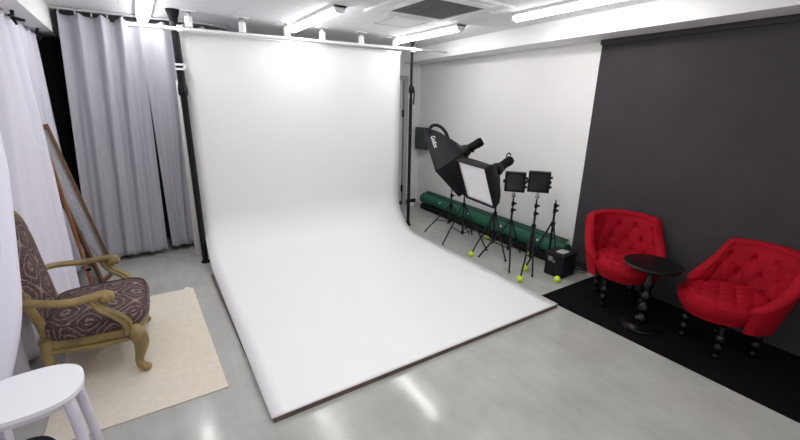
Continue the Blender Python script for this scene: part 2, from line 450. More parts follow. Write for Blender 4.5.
ords = ['nearest the left black pole', 'second from the left black pole', 'third from the left black pole', 'third from the right black pole', 'second from the right black pole', 'nearest the right black pole']
for k, x in enumerate((0.53, 1.01, 1.46, 1.86, 2.345, 2.81)):
    t = thing('ceiling_bracket', 'white cylindrical ceiling bracket above the backdrop, ' + ords[k], 'bracket', (x, 4.50, H), 0, 'brackets holding up the backdrop')
    b = nb(); box(b, (0, 0, -0.006), (0.13, 0.07, 0.012), bev=0.003); obj('base_plate', b, M['white_paint'], t)
    b = nb(); rod(b, (0, 0, -0.05), (0, 0, -0.005), [(0.024, 0), (0.017, 0.3), (0.02, 0.6), (0.028, 1)]); obj('neck', b, M['grille'], t)
    b = nb(); rod(b, (0, 0, -0.146), (0, 0, -0.028), [(0.024, 0), (0.033, 0.04), (0.034, 0.1), (0.034, 0.8), (0.03, 0.83), (0.018, 0.85), (0.018, 1)]); obj('cylinder', b, M['white_plastic'], t)

b = nb(); box(b, (0, 0, 0.95), (0.07, 0.045, 1.9), bev=0.003)
o = obj('white_post', b, M['cream'], None); o.location = (0.377, 4.80, 0.001); o.rotation_euler = (0, 0.022, 0.2)
tag(o, 'cream white timber upright standing behind the left black pole', 'post')
# ------------------------------------------------------------------ curtains
def sm(a, b, x):
    t = min(1, max(0, (x - a) / (b - a))); return t * t * (3 - 2 * t)

def hang(path, z0, z1, nf, amp, seed, parent, m, push=None, pinch=0.02, nv=40, sag=0.0, spread=0.25, name='fabric'):
    """a hanging cloth: path(u, v) -> plan point, folded about nf times"""
    rnd = random.Random(seed)
    ph = [rnd.uniform(0, 6.28) for _ in range(4)]
    nu = int(nf * 18)
    def fn(u, v):
        x, y = path(u, v); x2, y2 = path(min(1, u + 1e-3), v); x1, y1 = path(max(0, u - 1e-3), v)
        d = Vector((x2 - x1, y2 - y1, 0)).normalized(); n = Vector((d.y, -d.x, 0))
        a = 2 * PI * nf * u + 0.5 * math.sin(5 * u + ph[0]) + 0.35 * v * math.sin(7 * u + ph[1])
        c = math.cos(a)
        w = math.copysign(abs(c) ** 0.75, c) * amp * (1 - spread * v) * (0.75 + 0.25 * math.sin(9 * u + ph[2]))
        w += 0.25 * amp * math.cos(2.3 * a + ph[3] + 1.5 * v) * sm(0.1, 0.5, v)
        w += pinch * math.exp(-v * 9) * (max(0, math.cos(a)) ** 6)
        z = z1 + (z0 - z1) * v - sag * (1 - max(0, math.cos(a)) ** 2) * (1 - sm(0, 0.08, v)) + 0.012 * math.cos(a + 0.6) * sm(0.85, 1, v)
        p = Vector((x, y, z)) + n * w
        if push: p += push(p)
        return p
    b = nb(); grid(b, fn, nu, nv); o = obj(name, b, m, parent, angle=180, solid=0.003)
    return o, fn

# rail of the grey curtain, bending back behind the backdrop
railpts = [(-0.62, 5.05), (0.0, 5.05), (0.40, 5.05), (0.70, 5.06), (0.92, 5.14), (1.02, 5.34), (1.02, 5.6)]
t = thing('curtain_rail', 'pale grey ceiling rail carrying the grey curtains, bending back at its right end', 'curtain rail', (0, 0, H))
b = nb(); tube(b, [(x, y, -0.012) for x, y in railpts], 0.013, n=8, smooth=8); obj('track', b, M['rail'], t)
RP = catmull([(x, y, 0) for x, y in railpts], 10)
def along(s):
    L = [0]
    for i in range(len(RP) - 1): L.append(L[-1] + (RP[i + 1] - RP[i]).length)
    d = s * L[-1]
    for i in range(len(RP) - 1):
        if d <= L[i + 1] or i == len(RP) - 2:
            f = (d - L[i]) / (L[i + 1] - L[i]); p = RP[i].lerp(RP[i + 1], f); return p.x, p.y
t1 = thing('grey_curtain', 'wide silver grey curtain with pinch pleats, left of the dark gap', 'curtain', (0, 0, 0), 0, 'grey curtains on the ceiling rail')
def pa(u, v):
    x0 = -0.48 - 0.15 * v; x1 = 0.10 - 0.02 * v + 0.05 * (1 - v); return x0 + (x1 - x0) * u, 5.05 - 0.02 * v
hang(pa, 0.05, 2.465, 4, 0.046, 3, t1, M['grey_curtain'], pinch=0.03, sag=0.02)
b = nb(); box(b, (-0.17, 5.085, 2.455), (0.62, 0.006, 0.06)); obj('heading_gap_strip', b, M['heading_gap'], t1)  # dark strip painted as the shade in the gaps below the rail
for k in range(6):
    b = nb(); cyl(b, (-0.475 + k * 0.122, 5.05, 2.45), (-0.475 + k * 0.122, 5.05, 2.492), 0.006, 8); obj('glider', b, M['rail'], t1)
t2 = thing('grey_curtain', 'narrow silver grey curtain between the dark gap and left black pole', 'curtain', (0, 0, 0), 0, 'grey curtains on the ceiling rail')
def pb(u, v):
    s = 0.368 + (0.94 - 0.368) * u
    x, y = along(s)
    xb = 0.132 + 0.41 * u; k = sm(0.0, 1.0, v) * (1 - sm(0.3, .9, u) * 0.4)
    return x + (min(x, xb) - x) * 0.55 * k, y + 0.03 * v
hang(pb, 0.06, 2.465, 6, 0.03, 5, t2, M['grey_curtain'], pinch=0.02, sag=0.02)
b = nb(); box(b, (0.36, 5.08, 2.455), (0.34, 0.006, 0.06)); obj('heading_gap_strip', b, M['heading_gap'], t2)  # same painted gap shade behind the narrow curtain

# white curtains along the left wall
def hook(x, y, z, parent):
    b = nb()
    tube(b, [(x, y, z), (x + 0.004, y + 0.012, z + 0.075)], [0.011, 0.012], n=10)
    tube(b, [(x, y, z), (x + 0.062, y - 0.012, z - 0.012)], [0.012, 0.010], n=10)
    tube(b, [(x, y, z + 0.004), (x - 0.012, y - 0.03, z + 0.012)], [0.010, 0.008], n=10)
    tube(b, [(x, y, z), (x + 0.012, y + 0.01, z - 0.04)], [0.012, 0.008], n=10)
    sphere(b, (x, y, z), 0.016, 10)
    return obj('hook', b, M['black_metal'], parent)
WC = 'white curtains along the left wall'
tn = thing('white_curtain', 'white curtain at the left edge hiding the armchair back and standing by the stool', 'curtain', (0, 0, 0), 0, WC)
def pn(u, v):
    z = 2.27 + (0.03 - 2.27) * v; ye = 1.80 + 0.60 * z; return (-0.60 - 0.085 * sm(1.3, 2.2, z), 0.7 + u * (ye - 0.7))
def pushn(p): return Vector((-0.15 * (1 - sm(1.9, 2.3, p.y)) * (1 - sm(0.7, 1.2, p.z)), 0, 0))
hang(pn, 0.03, 2.27, 6, 0.045, 11, tn, M['white_curtain'], push=pushn, spread=-0.2, pinch=0.0)
tm = thing('white_curtain', 'white curtain hanging behind the carved armchair with a black hook at its top', 'curtain', (0, 0, 0), 0, WC)
def pm(u, v):
    y = 2.10 + u * (2.14 - 0.10 * v); return (-0.69 - 0.075 * (1 - sm(3.1, 3.7, y)), y)
def pushm(p):
    k = sm(2.2, 2.8, p.y) * (1 - sm(3.4, 4.0, p.y)); return Vector((-0.08 * k * (1 - sm(0.9, 2.0, p.z)), 0, 0))
hang(pm, 0.03, 2.27, 7, 0.045, 13, tm, M['white_curtain'], push=pushm, spread=-0.2, pinch=0.0)
hook(-0.625, 3.97, 2.235, tm)
tf = thing('white_curtain', 'white curtain at the far end by the dark corner with its own black hook', 'curtain', (0, 0, 0), 0, WC)
def pf(u, v): return (-0.69, 4.27 + u * 0.74)
def pushf(p): return Vector((-0.24 * (1 - sm(4.3, 5.0, p.y)) * (1 - sm(1.4, 2.2, p.z)), 0, 0))
hang(pf, 0.03, 2.27, 4, 0.03, 17, tf, M['white_curtain'], push=pushf, pinch=0.0)
hook(-0.625, 4.85, 2.235, tf)
# black cloth added to stand for the dark opening in the corner
tk = thing('dark_gap_cloth', 'black cloth added in the corner, filling the dark gap between white and grey curtains', 'curtain', (0, 0, 0))
def pk(u, v): return (-0.93 + 0.40 * u, 5.12 + 0.34 * u)
hang(pk, 0.02, 2.27, 4, 0.02, 19, tk, M['dark_gap_cloth'], pinch=0.0)

# ------------------------------------------------------------------ leaning mirror and easel
def stick(b, p, q, w, d, side):
    p = Vector(p); q = Vector(q); z = (q - p); L = z.length; z.normalize()
    x = Vector(side); x = (x - z * x.dot(z)).normalized(); y = z.cross(x)
    R = Matrix((x, y, z)).transposed(); box(b, (p + q) / 2, (w, d, L), rot=R, bev=0.003)
t = thing('leaning_mirror', 'narrow brown framed mirror leaning on the white curtain in the corner', 'mirror', (-0.42, 4.68, 0))
W = Vector((-0.085, -0.225, 0)); U = Vector((-0.26, -0.08, 1.49)); nrm = W.cross(U).normalized()
if nrm.x < 0: nrm = -nrm
for o0, p, q in (('stile', 0, 0), ('stile', 1, 1)):
    b = nb(); stick(b, W * p, W * q + U, 0.035, 0.03, W); obj('stile', b, M['brown_wood'], t)
for f in (0.012, 0.988):
    b = nb(); stick(b, U * f, U * f + W, 0.035, 0.028, U); obj('rail', b, M['brown_wood'], t)
b = nb(); stick(b, W * 0.5 + U * 0.01, W * 0.5 + U * 0.99, 0.215, 0.006, W); obj('glass', b, M['mirror'], t)
t = thing('wooden_easel', 'orange brown wooden easel standing folded in front of the leaning mirror', 'easel', (-0.56, 4.27, 0))
top = Vector((-0.10, 0.03, 1.28))
b = nb(); stick(b, (0, 0, 0), top, 0.04, 0.024, (0, 1, 0)); obj('leg', b, M['orange_wood'], t)
b = nb(); stick(b, (-0.14, -0.14, 0), top + Vector((-0.02, -0.05, 0)), 0.04, 0.024, (0, 1, 0)); obj('leg', b, M['orange_wood'], t)
b = nb(); stick(b, (-0.19, 0.03, 0), top * 0.66 + Vector((-0.03, 0, 0)), 0.036, 0.024, (0, 1, 0)); obj('leg', b, M['olive_wood'], t)
b = nb(); cyl(b, top * 0.18 + Vector((0.0, -0.01, 0)), top * 0.18 + Vector((0.03, -0.02, 0)), 0.013); obj('wing_nut', b, M['black_metal'], t)

# ------------------------------------------------------------------ rug
t = thing('rug', 'flat beige rectangular rug under the carved armchair', 'rug', (-0.38, 3.10, 0))
b = nb(); prism(b, [(-0.27, -0.81), (0.62, -0.81), (0.595, 0.805), (-0.27, 0.805)], 0, 0.009, None, bev=0.003); obj('pile', b, M['rug'], t)
b = nb(); box(b, (0.545, 0.82, 0.006), (0.035, 0.03, 0.002)); obj('care_label', b, M['white_plastic'], t)

# ------------------------------------------------------------------ carved armchair (faces +x)
AZ = 0.009
t = thing('armchair', 'carved olive wood armchair with brown damask upholstery on the beige rug', 'armchair', (-0.42, 3.08, AZ), -0.02)
oak, dam = M['oak'], M['damask']
def arc_pts(x0, x1, y0, y1, k): return [(x0 + (x1 - x0) * i / k, y0 + (y1 - y0) * i / k) for i in range(k + 1)]
rail = []
for i in range(13):                       # bowed front edge
    s = -1 + 2 * i / 12; rail.append((0.225 + 0.045 * (1 - s * s), 0.325 * s))
rail += [(-0.235, 0.265), (-0.235, -0.265)]
b = nb(); prism(b, rail, 0.245, 0.315, None, bev=0.014, seg=3)
tube(b, [(0.228, -0.335, 0.252), (0.26, -0.17, 0.246), (0.275, 0, 0.236), (0.26, 0.17, 0.246), (0.228, 0.335, 0.252)], 0.016, smooth=6)
for s in (-1, 1): tube(b, [(0.22, s * 0.33, 0.25), (0.0, s * 0.305, 0.24), (-0.235, s * 0.27, 0.25)], 0.014, smooth=6)
obj('seat_rail', b, oak, t)
for s in (-1, 1):
    b = nb()
    tube(b, [(0.205, s * 0.305, 0.31), (0.232, s * 0.33, 0.275), (0.245, s * 0.338, 0.21), (0.228, s * 0.33, 0.13), (0.215, s * 0.322, 0.07), (0.228, s * 0.33, 0.035), (0.248, s * 0.34, 0.024)],
         [0.036, 0.047, 0.043, 0.030, 0.024, 0.028, 0.024], n=14, smooth=6)
    sphere(b, (0.250, s * 0.341, 0.026), 0.029, 14, (1, 1, 0.85)); sphere(b, (0.262, s * 0.345, 0.265), 0.028, 12, (0.6, 1, 1.3))
    obj('leg', b, oak, t)
    b = nb()
    tube(b, [(-0.215, s * 0.262, 0.33), (-0.225, s * 0.264, 0.22), (-0.235, s * 0.268, 0.12), (-0.27, s * 0.272, 0.02), (-0.275, s * 0.273, 0.0)], [0.032, 0.032, 0.027, 0.025, 0.026], n=12, smooth=5)
    obj('leg', b, oak, t)
# cushion with rolled edge
def cush(u, v):
    a = 2 * PI * u; ca, sa = math.cos(a), math.sin(a)
    ex = 0.45
    fx = math.copysign(abs(ca) ** ex, ca); fy = math.copysign(abs(sa) ** ex, sa)
    X = (0.305 if fx > 0 else 0.235) * fx + 0.0; Y = (0.31 + 0.02 * fx) * fy
    if v < 0.6:
        r = v / 0.6; z = 0.438 - 0.035 * r ** 3 + 0.012 * math.cos(r * PI / 2); r2 = r * 0.975
        return Vector((X * r2, Y * r2, z))
    k = (v - 0.6) / 0.4
    zz = 0.403 - 0.088 * k; bul = 0.975 + 0.055 * math.sin(PI * min(1, k * 1.05)) ** 0.7
    return Vector((X * bul, Y * bul, zz))
def cuv(u, v):
    p = cush(u, v); a = 2 * PI * u; d = max(0, 0.42 - p.z) if v > 0.6 else 0
    return (p.x + d * math.cos(a), p.y + d * math.sin(a))
b = nb(); grid(b, cush, 72, 24, closed=True, uvfn=cuv); bmesh.ops.remove_doubles(b, verts=b.verts, dist=1e-5)
c = obj('seat_cushion', b, dam, t, angle=70)
b = nb(); tube(b, [cush(i / 72, 0.6) * 1.0 + Vector((0, 0, 0.002)) for i in range(73)], 0.006, n=6, cap=False); obj('piping', b, dam, c)
# back: an arched pad in a carved frame
zb0, zb1 = 0.40, 1.055
def lean(z): return -0.215 - 0.10 * ((z - 0.33) / 0.75) - 0.02 * math.sin(PI * (z - 0.33) / 0.8)
def bw(tt):
    if tt < 0.62: return 0.215 + 0.055 * sm(0, 0.62, tt)
    return 0.27 * math.sqrt(max(0, 1 - ((tt - 0.62) / 0.38) ** 2.3))
def bpt(u, v, out):      # u across -1..1, v up
    z = zb0 + (zb1 - zb0) * v; w = bw(min(v, 0.9995)) - 0.012
    y = w * u; e = (1 - abs(u) ** 3.0) * (1 - abs(2 * v - 1) ** 5)
    return Vector((lean(z) + (0.055 * e + 0.012 if out else -0.018 - 0.012 * e), y, z))
b = nb(); grid(b, lambda u, v: bpt(2 * u - 1, v, True), 28, 36, uvfn=lambda u, v: (bpt(2 * u - 1, v, True).y, bpt(2 * u - 1, v, True).z))
obj('backrest', b, dam, t, angle=80)
b = nb(); grid(b, lambda u, v: bpt(2 * u - 1, v, False), 28, 36, uvfn=lambda u, v: (bpt(2 * u - 1, v, False).y, bpt(2 * u - 1, v, False).z))
obj('back_lining', b, dam, t, angle=80)
out = [(lean(zb0 + (zb1 - zb0) * k / 24), bw(k / 24), zb0 + (zb1 - zb0) * k / 24) for k in range(24)] + [(lean(zb1 - 0.004), bw(0.985), zb1 - 0.008), (lean(zb1), 0.0, zb1 + 0.004)]
full = [Vector((-0.222, 0.22, 0.30))] + [Vector(p) for p in out] + [Vector((p[0], -p[1], p[2])) for p in out[-2::-1]] + [Vector((-0.222, -0.22, 0.30))]
b = nb(); tube(b, full, 0.024, n=12, flat=1.0)
tube(b, [(lean(0.395), -0.21, 0.395), (lean(0.385), 0, 0.38), (lean(0.395), 0.21, 0.395)], 0.02, smooth=6)
sphere(b, (lean(zb1) + 0.01, 0, zb1 + 0.012), 0.035, 14, (0.7, 1.7, 0.8))
for s in (-1, 1): sphere(b, (lean(zb1) + 0.008, s * 0.07, zb1 + 0.0), 0.02, 12, (0.7, 1.6, 0.8))
obj('back_frame', b, oak, t)
for s in (-1, 1):
    b = nb()
    tube(b, [(-0.262, s * 0.275, 0.60), (-0.19, s * 0.325, 0.592), (-0.06, s * 0.35, 0.575), (0.04, s * 0.345, 0.578), (0.095, s * 0.335, 0.582), (0.13, s * 0.33, 0.572), (0.137, s * 0.33, 0.552), (0.12, s * 0.33, 0.54)],
         [0.026, 0.027, 0.029, 0.031, 0.033, 0.031, 0.026, 0.02], n=14, smooth=6, flat=0.72, side=(0, 1, 0))
    for e in (-1, 1): rod(b, (0.11, s * 0.33 + e * 0.008, 0.562), (0.11, s * 0.33 + e * 0.042, 0.562), [(0.026, 0), (0.026, .7), (0.02, 0.8), (0.012, 1)], 16)
    a = obj('armrest', b, oak, t)
    b = nb()
    tube(b, [(0.045, s * 0.338, 0.56), (0.075, s * 0.345, 0.50), (0.14, s * 0.35, 0.435), (0.185, s * 0.345, 0.37), (0.18, s * 0.335, 0.30)], [0.030, 0.032, 0.034, 0.036, 0.036], n=14, smooth=6, flat=0.6, side=(0.2, 1, 0))
    for k in (-1, 0, 1):
        tube(b, [(0.065, s * 0.338 + k * 0.017, 0.56), (0.096, s * 0.345 + k * 0.018, 0.50), (0.161, s * 0.35 + k * 0.019, 0.44), (0.206, s * 0.345 + k * 0.02, 0.37), (0.202, s * 0.335 + k * 0.02, 0.31)], 0.008, n=8, smooth=6)
    obj('arm_support', b, oak, t)

# ------------------------------------------------------------------ white stool and the small dark stool under it
def superell(cx, cy, a, bb, e, n=56):
    o = []
    for i in range(n):
        q = 2 * PI * i / n; c, s = math.cos(q), math.sin(q)
        o.append((cx + a * math.copysign(abs(c) ** (2 / e), c), cy + bb * math.copysign(abs(s) ** (2 / e), s)))
    return o
t = thing('stool', 'white plastic oval stool on the floor before the left white curtain', 'stool', (-0.492, 1.775, 0), 0.06)
b = nb(); prism(b, superell(0, 0, 0.168, 0.152, 2.5), 0.643, 0.660, None, bev=0.006, seg=3); obj('seat', b, M['white_plastic'], t)
b = nb(); prism(b, superell(0, 0, 0.145, 0.128, 2.5), 0.612, 0.645, None, bev=0.008); obj('apron', b, M['leg_plastic'], t)
for sx in (-1, 1):
    for sy in (-1, 1):
        b = nb(); tube(b, [(sx * 0.115, sy * 0.088, 0.64), (sx * 0.128, sy * 0.105, 0.55), (sx * 0.15, sy * 0.135, 0.2), (sx * 0.163, sy * 0.15, 0.0)], [0.021, 0.0185, 0.016, 0.014], n=14, smooth=5); obj('leg', b, M['leg_plastic'], t)
        
t = thing('stool', 'small stool with black pad and white rim tucked under the white oval stool', 'stool', (-0.55, 1.775, 0))
b = nb(); prism(b, superell(0, 0, 0.102, 0.10, 2.2), 0.36, 0.382, None, bev=0.006); obj('rim', b, M['white_plastic'], t)
b = nb(); lathe(b, [(0.093, 0.381), (0.096, 0.388), (0.09, 0.398), (0.07, 0.403), (0, 0.405)]); obj('seat_pad', b, M['black_nylon'], t)
for sx in (-1, 1):
    for sy in (-1, 1):
        b = nb(); cyl(b, (sx * 0.065, sy * 0.065, 0.362), (sx * 0.085, sy * 0.085, 0), 0.009, 12); obj('leg', b, M['leg_plastic'], t)
# ------------------------------------------------------------------ charcoal wall panel and black carpet
t = thing('wall_panel', 'tall charcoal grey fabric panel covering the right wall behind the red chairs', 'panel', (3.88, 2.415, 0))
def wx0(y): return wall_x(y) - 3.88
ya, yb2 = 0.0, -3.3
b = nb(); slab(b, [(wx0(2.415) - 0.012, 0), (wx0(2.415) - 0.001, 0), (wx0(2.415 + yb2) - 0.001, yb2), (wx0(2.415 + yb2) - 0.012, yb2)], 0.0105, 2.326); obj('fabric', b, M['panel'], t)
b = nb(); slab(b, [(wx0(2.415) - 0.045, -0.002), (wx0(2.415) - 0.012, -0.002), (wx0(2.415 + yb2) - 0.012, yb2), (wx0(2.415 + yb2) - 0.045, yb2)], 2.285, 2.328); obj('top_batten', b, M['panel'], t)
b = nb(); prism(b, [(2.935, -1.1), (wall_x(-1.1) - 0.001, -1.1), (wall_x(2.07) - 0.001, 2.07), (2.935, 2.07)], 0, 0.010, None, bev=0.002)
o = obj('carpet', b, M['mat_black']); tag(o, 'black velvet carpet on the floor under both red chairs', 'carpet')

# ------------------------------------------------------------------ red tufted chairs
def pillow(a, c):          # buttoned diamonds: creases along a+c and a-c whole numbers
    p, q = a + c, a - c
    return (abs(math.sin(PI * p)) * abs(math.sin(PI * q))) ** 0.6
def dimple(a, c):
    p, q = a + c, a - c
    dp, dq = p - round(p), q - round(q)
    return math.exp(-(dp * dp + dq * dq) / 0.022)
TM = math.radians(116)
def back_top(th):
    a = abs(math.degrees(th)); return 0.772 - 0.02 * (a / 60) ** 2 * (a < 60) - 0.02 * (a >= 60) - (0.0 if a < 52 else 0.30 * (1 - (1 - min(1, (a - 52) / 64)) ** 1.9) * sm(50, 70, a))
def back_r(th, z, off):
    k = (z - 0.28) / 0.5
    r = 0.266 + 0.110 * k + off
    return Vector((-r * math.cos(th) * (1.0 + 0.06 * k), r * math.sin(th) * 1.02, z))
def back_fn(u, v):
    th = -TM + 2 * TM * u; zt = back_top(th); edge = sm(0, 0.05, u) * (1 - sm(0.95, 1, u))
    if v < 0.40:
        z = 0.27 + (zt - 0.27) * (v / 0.40); return back_r(th, z, 0.035 * (0.4 + 0.6 * edge))
    if v < 0.56:
        a = PI * (v - 0.40) / 0.16; rr = 0.042 * (0.45 + 0.55 * edge)
        return back_r(th, zt + rr * 0.75 * math.sin(a), -0.007 + rr * math.cos(a))
    f = (v - 0.56) / 0.44
    z = zt - (zt - 0.40) * f
    aa = th * 0.33 / 0.155; cc = (z - 0.425) / 0.245
    d = (0.009 * pillow(aa, cc) - 0.034 * dimple(aa, cc)) * edge * sm(0.03, 0.3, f)
    return back_r(th, z, -0.040 * (0.45 + 0.55 * edge) - d)
def seat_R(a):
    c, s = math.cos(a), math.sin(a)
    return 0.275 + 0.115 * max(0, c) ** 1.5
def seat_fn(u, v):
    a = 2 * PI * u; R = seat_R(a); c, s = math.cos(a), math.sin(a)
    if v < 0.55:
        r = (v / 0.55); x, y = R * r * c * 0.96, R * r * s * 0.96
        d = 0.010 * pillow(x / 0.15 + 0.25, y / 0.15) - 0.036 * dimple(x / 0.15 + 0.25, y / 0.15)
        d *= 1 - sm(0.80, 0.95, r)
        return Vector((x, y, 0.463 + d - 0.03 * sm(0.75, 1, r)))
    k = (v - 0.55) / 0.45
    bul = 0.96 + 0.06 * math.sin(PI * min(1, 0.15 + k)) - 0.13 * k
    if k > 0.42: bul -= 0.015 * math.exp(-((k - 0.46) / 0.03) ** 2)
    return Vector((R * bul * c, R * bul * s, 0.433 - 0.135 * k))
def red_chair(label, loc, rz):
    t = thing('tufted_chair', label, 'chair', loc, rz, 'red tufted velvet chairs')
    b = nb(); grid(b, seat_fn, 96, 60, closed=True); bmesh.ops.remove_doubles(b, verts=b.verts, dist=1e-5)
    b.faces.new([v for v in sorted([v for v in b.verts if v.co.z < 0.2985], key=lambda v: math.atan2(v.co.y, v.co.x))])
    seat = obj('seat', b, M['red'], t, angle=75)
    b = nb(); V = grid(b, back_fn, 110, 64)
    for row in (V[0], V[-1]):
        b.faces.new(row)
    back = obj('backrest', b, M['red'], t, angle=75)
    bb = nb(); sphere(bb, (0, 0, 0), 0.011, 10); bmesh_btn = None
    def button(parent, p):
        nonlocal bmesh_btn
        if bmesh_btn is None:
            o = obj('button', bb, M['red'], parent); bmesh_btn = o.data
        else:
            o = bpy.data.objects.new('button', bmesh_btn); COL.objects.link(o); o.parent = parent
        o.location = p
    for i in range(-8, 9):
        for j in range(-2, 5):
            if (i + j) % 2: continue
            aa, cc = i / 2, j / 2
            th = aa * 0.155 / 0.33; z = 0.425 + cc * 0.245
            if abs(th) > TM - 0.12 or z > back_top(th) - 0.06 or z < 0.47: continue
            button(back, back_r(th, z, -0.012))
    for i in range(-5, 6):
        for j in range(-5, 6):
            if (i + j) % 2: continue
            x, y = (i / 2 - 0.25) * 0.15, j / 2 * 0.15
            if math.hypot(x, y) < 0.72 * seat_R(math.atan2(y, x)): button(seat, (x, y, 0.432))
    b = nb(); lathe(b, [(0.2, 0.268), (0.22, 0.276), (0.22, 0.299)]); obj('base_frame', b, M['black_gloss'], t)
    for sx in (1, -1):
        for sy in (1, -1):
            b = nb(); lathe(b, [(0.012, 0), (0.024, 0.006), (0.027, 0.03), (0.018, 0.045), (0.022, 0.06), (0.033, 0.085), (0.034, 0.10), (0.022, 0.122), (0.018, 0.13), (0.028, 0.142), (0.036, 0.165), (0.034, 0.185), (0.022, 0.2), (0.026, 0.212), (0.024, 0.235), (0.03, 0.275)], (sx * 0.165 + 0.02, sy * 0.165, 0), 20)
            obj('leg', b, M['black_gloss'], t)
    t.scale = (0.90, 0.90, 0.96)
    return t
c1 = red_chair('red tufted velvet chair behind the round black table, beside the black case', (3.468, 1.655, 0.010), math.radians(222))
dup(c1, (3.42, 0.848, 0.010), math.radians(154), 'red tufted velvet chair right of the round black table, showing its seat')

t = thing('side_table', 'round black side table with a turned pedestal between the two red chairs', 'side table', (3.20, 1.30, 0.010))
b = nb(); lathe(b, [(0.17, 0.525), (0.195, 0.53), (0.205, 0.538), (0.205, 0.546), (0.198, 0.552), (0.0, 0.553)], n=56); obj('tabletop', b, M['black_gloss'], t)
b = nb(); lathe(b, [(0.03, 0.04), (0.05, 0.06), (0.055, 0.08), (0.03, 0.10), (0.024, 0.115), (0.036, 0.14), (0.046, 0.165), (0.04, 0.19), (0.022, 0.21), (0.02, 0.225), (0.034, 0.245), (0.042, 0.265), (0.034, 0.29), (0.02, 0.305), (0.019, 0.32), (0.032, 0.345), (0.038, 0.37), (0.03, 0.4), (0.02, 0.42), (0.024, 0.45), (0.03, 0.47), (0.05, 0.50), (0.09, 0.527)], n=28); obj('pedestal', b, M['black_gloss'], t)
b = nb(); lathe(b, [(0.138, 0.0), (0.143, 0.01), (0.138, 0.022), (0.12, 0.03), (0.11, 0.038), (0.08, 0.046), (0.04, 0.055), (0.0, 0.056)], n=44); obj('base', b, M['black_gloss'], t)

# ------------------------------------------------------------------ light stands
ST = 'folding light stands'
def ball_part(parent, p):
    b = nb(); sphere(b, p, 0.033, 20); o = obj('tennis_ball', b, M['ball'], parent)
    b = nb(); tube(b, [Vector(p) + Vector((0.0325 * math.cos(a) * math.cos(0.45 * math.sin(2 * a)), 0.0325 * math.sin(a) * math.cos(0.45 * math.sin(2 * a)), 0.0325 * math.sin(0.45 * math.sin(2 * a)))) for a in [2 * PI * k / 32 for k in range(33)]], 0.0016, n=6, cap=False)
    obj('seam', b, M['ball_seam'], o)
    return o
def stand(t, x, y, hgt, feet, hi=0.46, lo=0.13, pr=0.0115):
    """parts of a tripod stand in the thing's own space; feet are world points with an optional ball"""
    b = nb(); rod(b, (0, 0, lo - 0.03), (0, 0, hi + 0.16), [(pr, 0), (pr, 1)]); obj('lower_pole', b, M['black_metal'], t)
    b = nb(); rod(b, (0, 0, hi + 0.14), (0, 0, hgt), [(pr * 0.75, 0), (pr * 0.75, 0.8), (pr * 0.55, 0.81), (pr * 0.55, 1)]); obj('upper_pole', b, M['black_metal'], t)
    for z in (hi + 0.14, hi + 0.14 + (hgt - hi - 0.14) * 0.45):
        b = nb(); rod(b, (0, 0, z - 0.022), (0, 0, z + 0.026), [(pr + 0.004, 0), (pr + 0.006, 0.2), (pr + 0.006, 0.8), (pr + 0.002, 1)]); box(b, (0.024, 0, z), (0.03, 0.014, 0.016), bev=0.003); cyl(b, (0.036, -0.014, z), (0.036, 0.014, z), 0.011, 10)
        obj('clamp_knob', b, M['black_matte'], t)
    b = nb(); rod(b, (0, 0, hi - 0.025), (0, 0, hi + 0.025), [(0.018, 0), (0.024, 0.2), (0.024, 0.8), (0.018, 1)]); obj('spider', b, M['black_matte'], t)
    b = nb(); rod(b, (0, 0, lo - 0.02), (0, 0, lo + 0.02), [(0.017, 0), (0.021, 0.3), (0.021, 0.7), (0.017, 1)])
    obj('lower_collar', b, M['black_matte'], t)
    for fx, fy, ball in feet:
        f = Vector((fx - x, fy - y, 0)); dr = f.normalized()
        a = Vector((dr.x * 0.02, dr.y * 0.02, hi)); e = Vector((f.x, f.y, 0.033 if ball else 0.012))
        b = nb(); tube(b, [a, e], 0.0092, n=10); l = obj('leg', b, M['black_metal'], t)
        m = a.lerp(e, 0.56)
        b = nb(); tube(b, [Vector((dr.x * 0.018, dr.y * 0.018, lo)), m], 0.006, n=8); obj('brace', b, M['black_metal'], t)
        if ball: ball_part(l, e)
        else:
            b = nb(); sphere(b, e, 0.0125, 10); obj('rubber_foot', b, M['black_matte'], l)

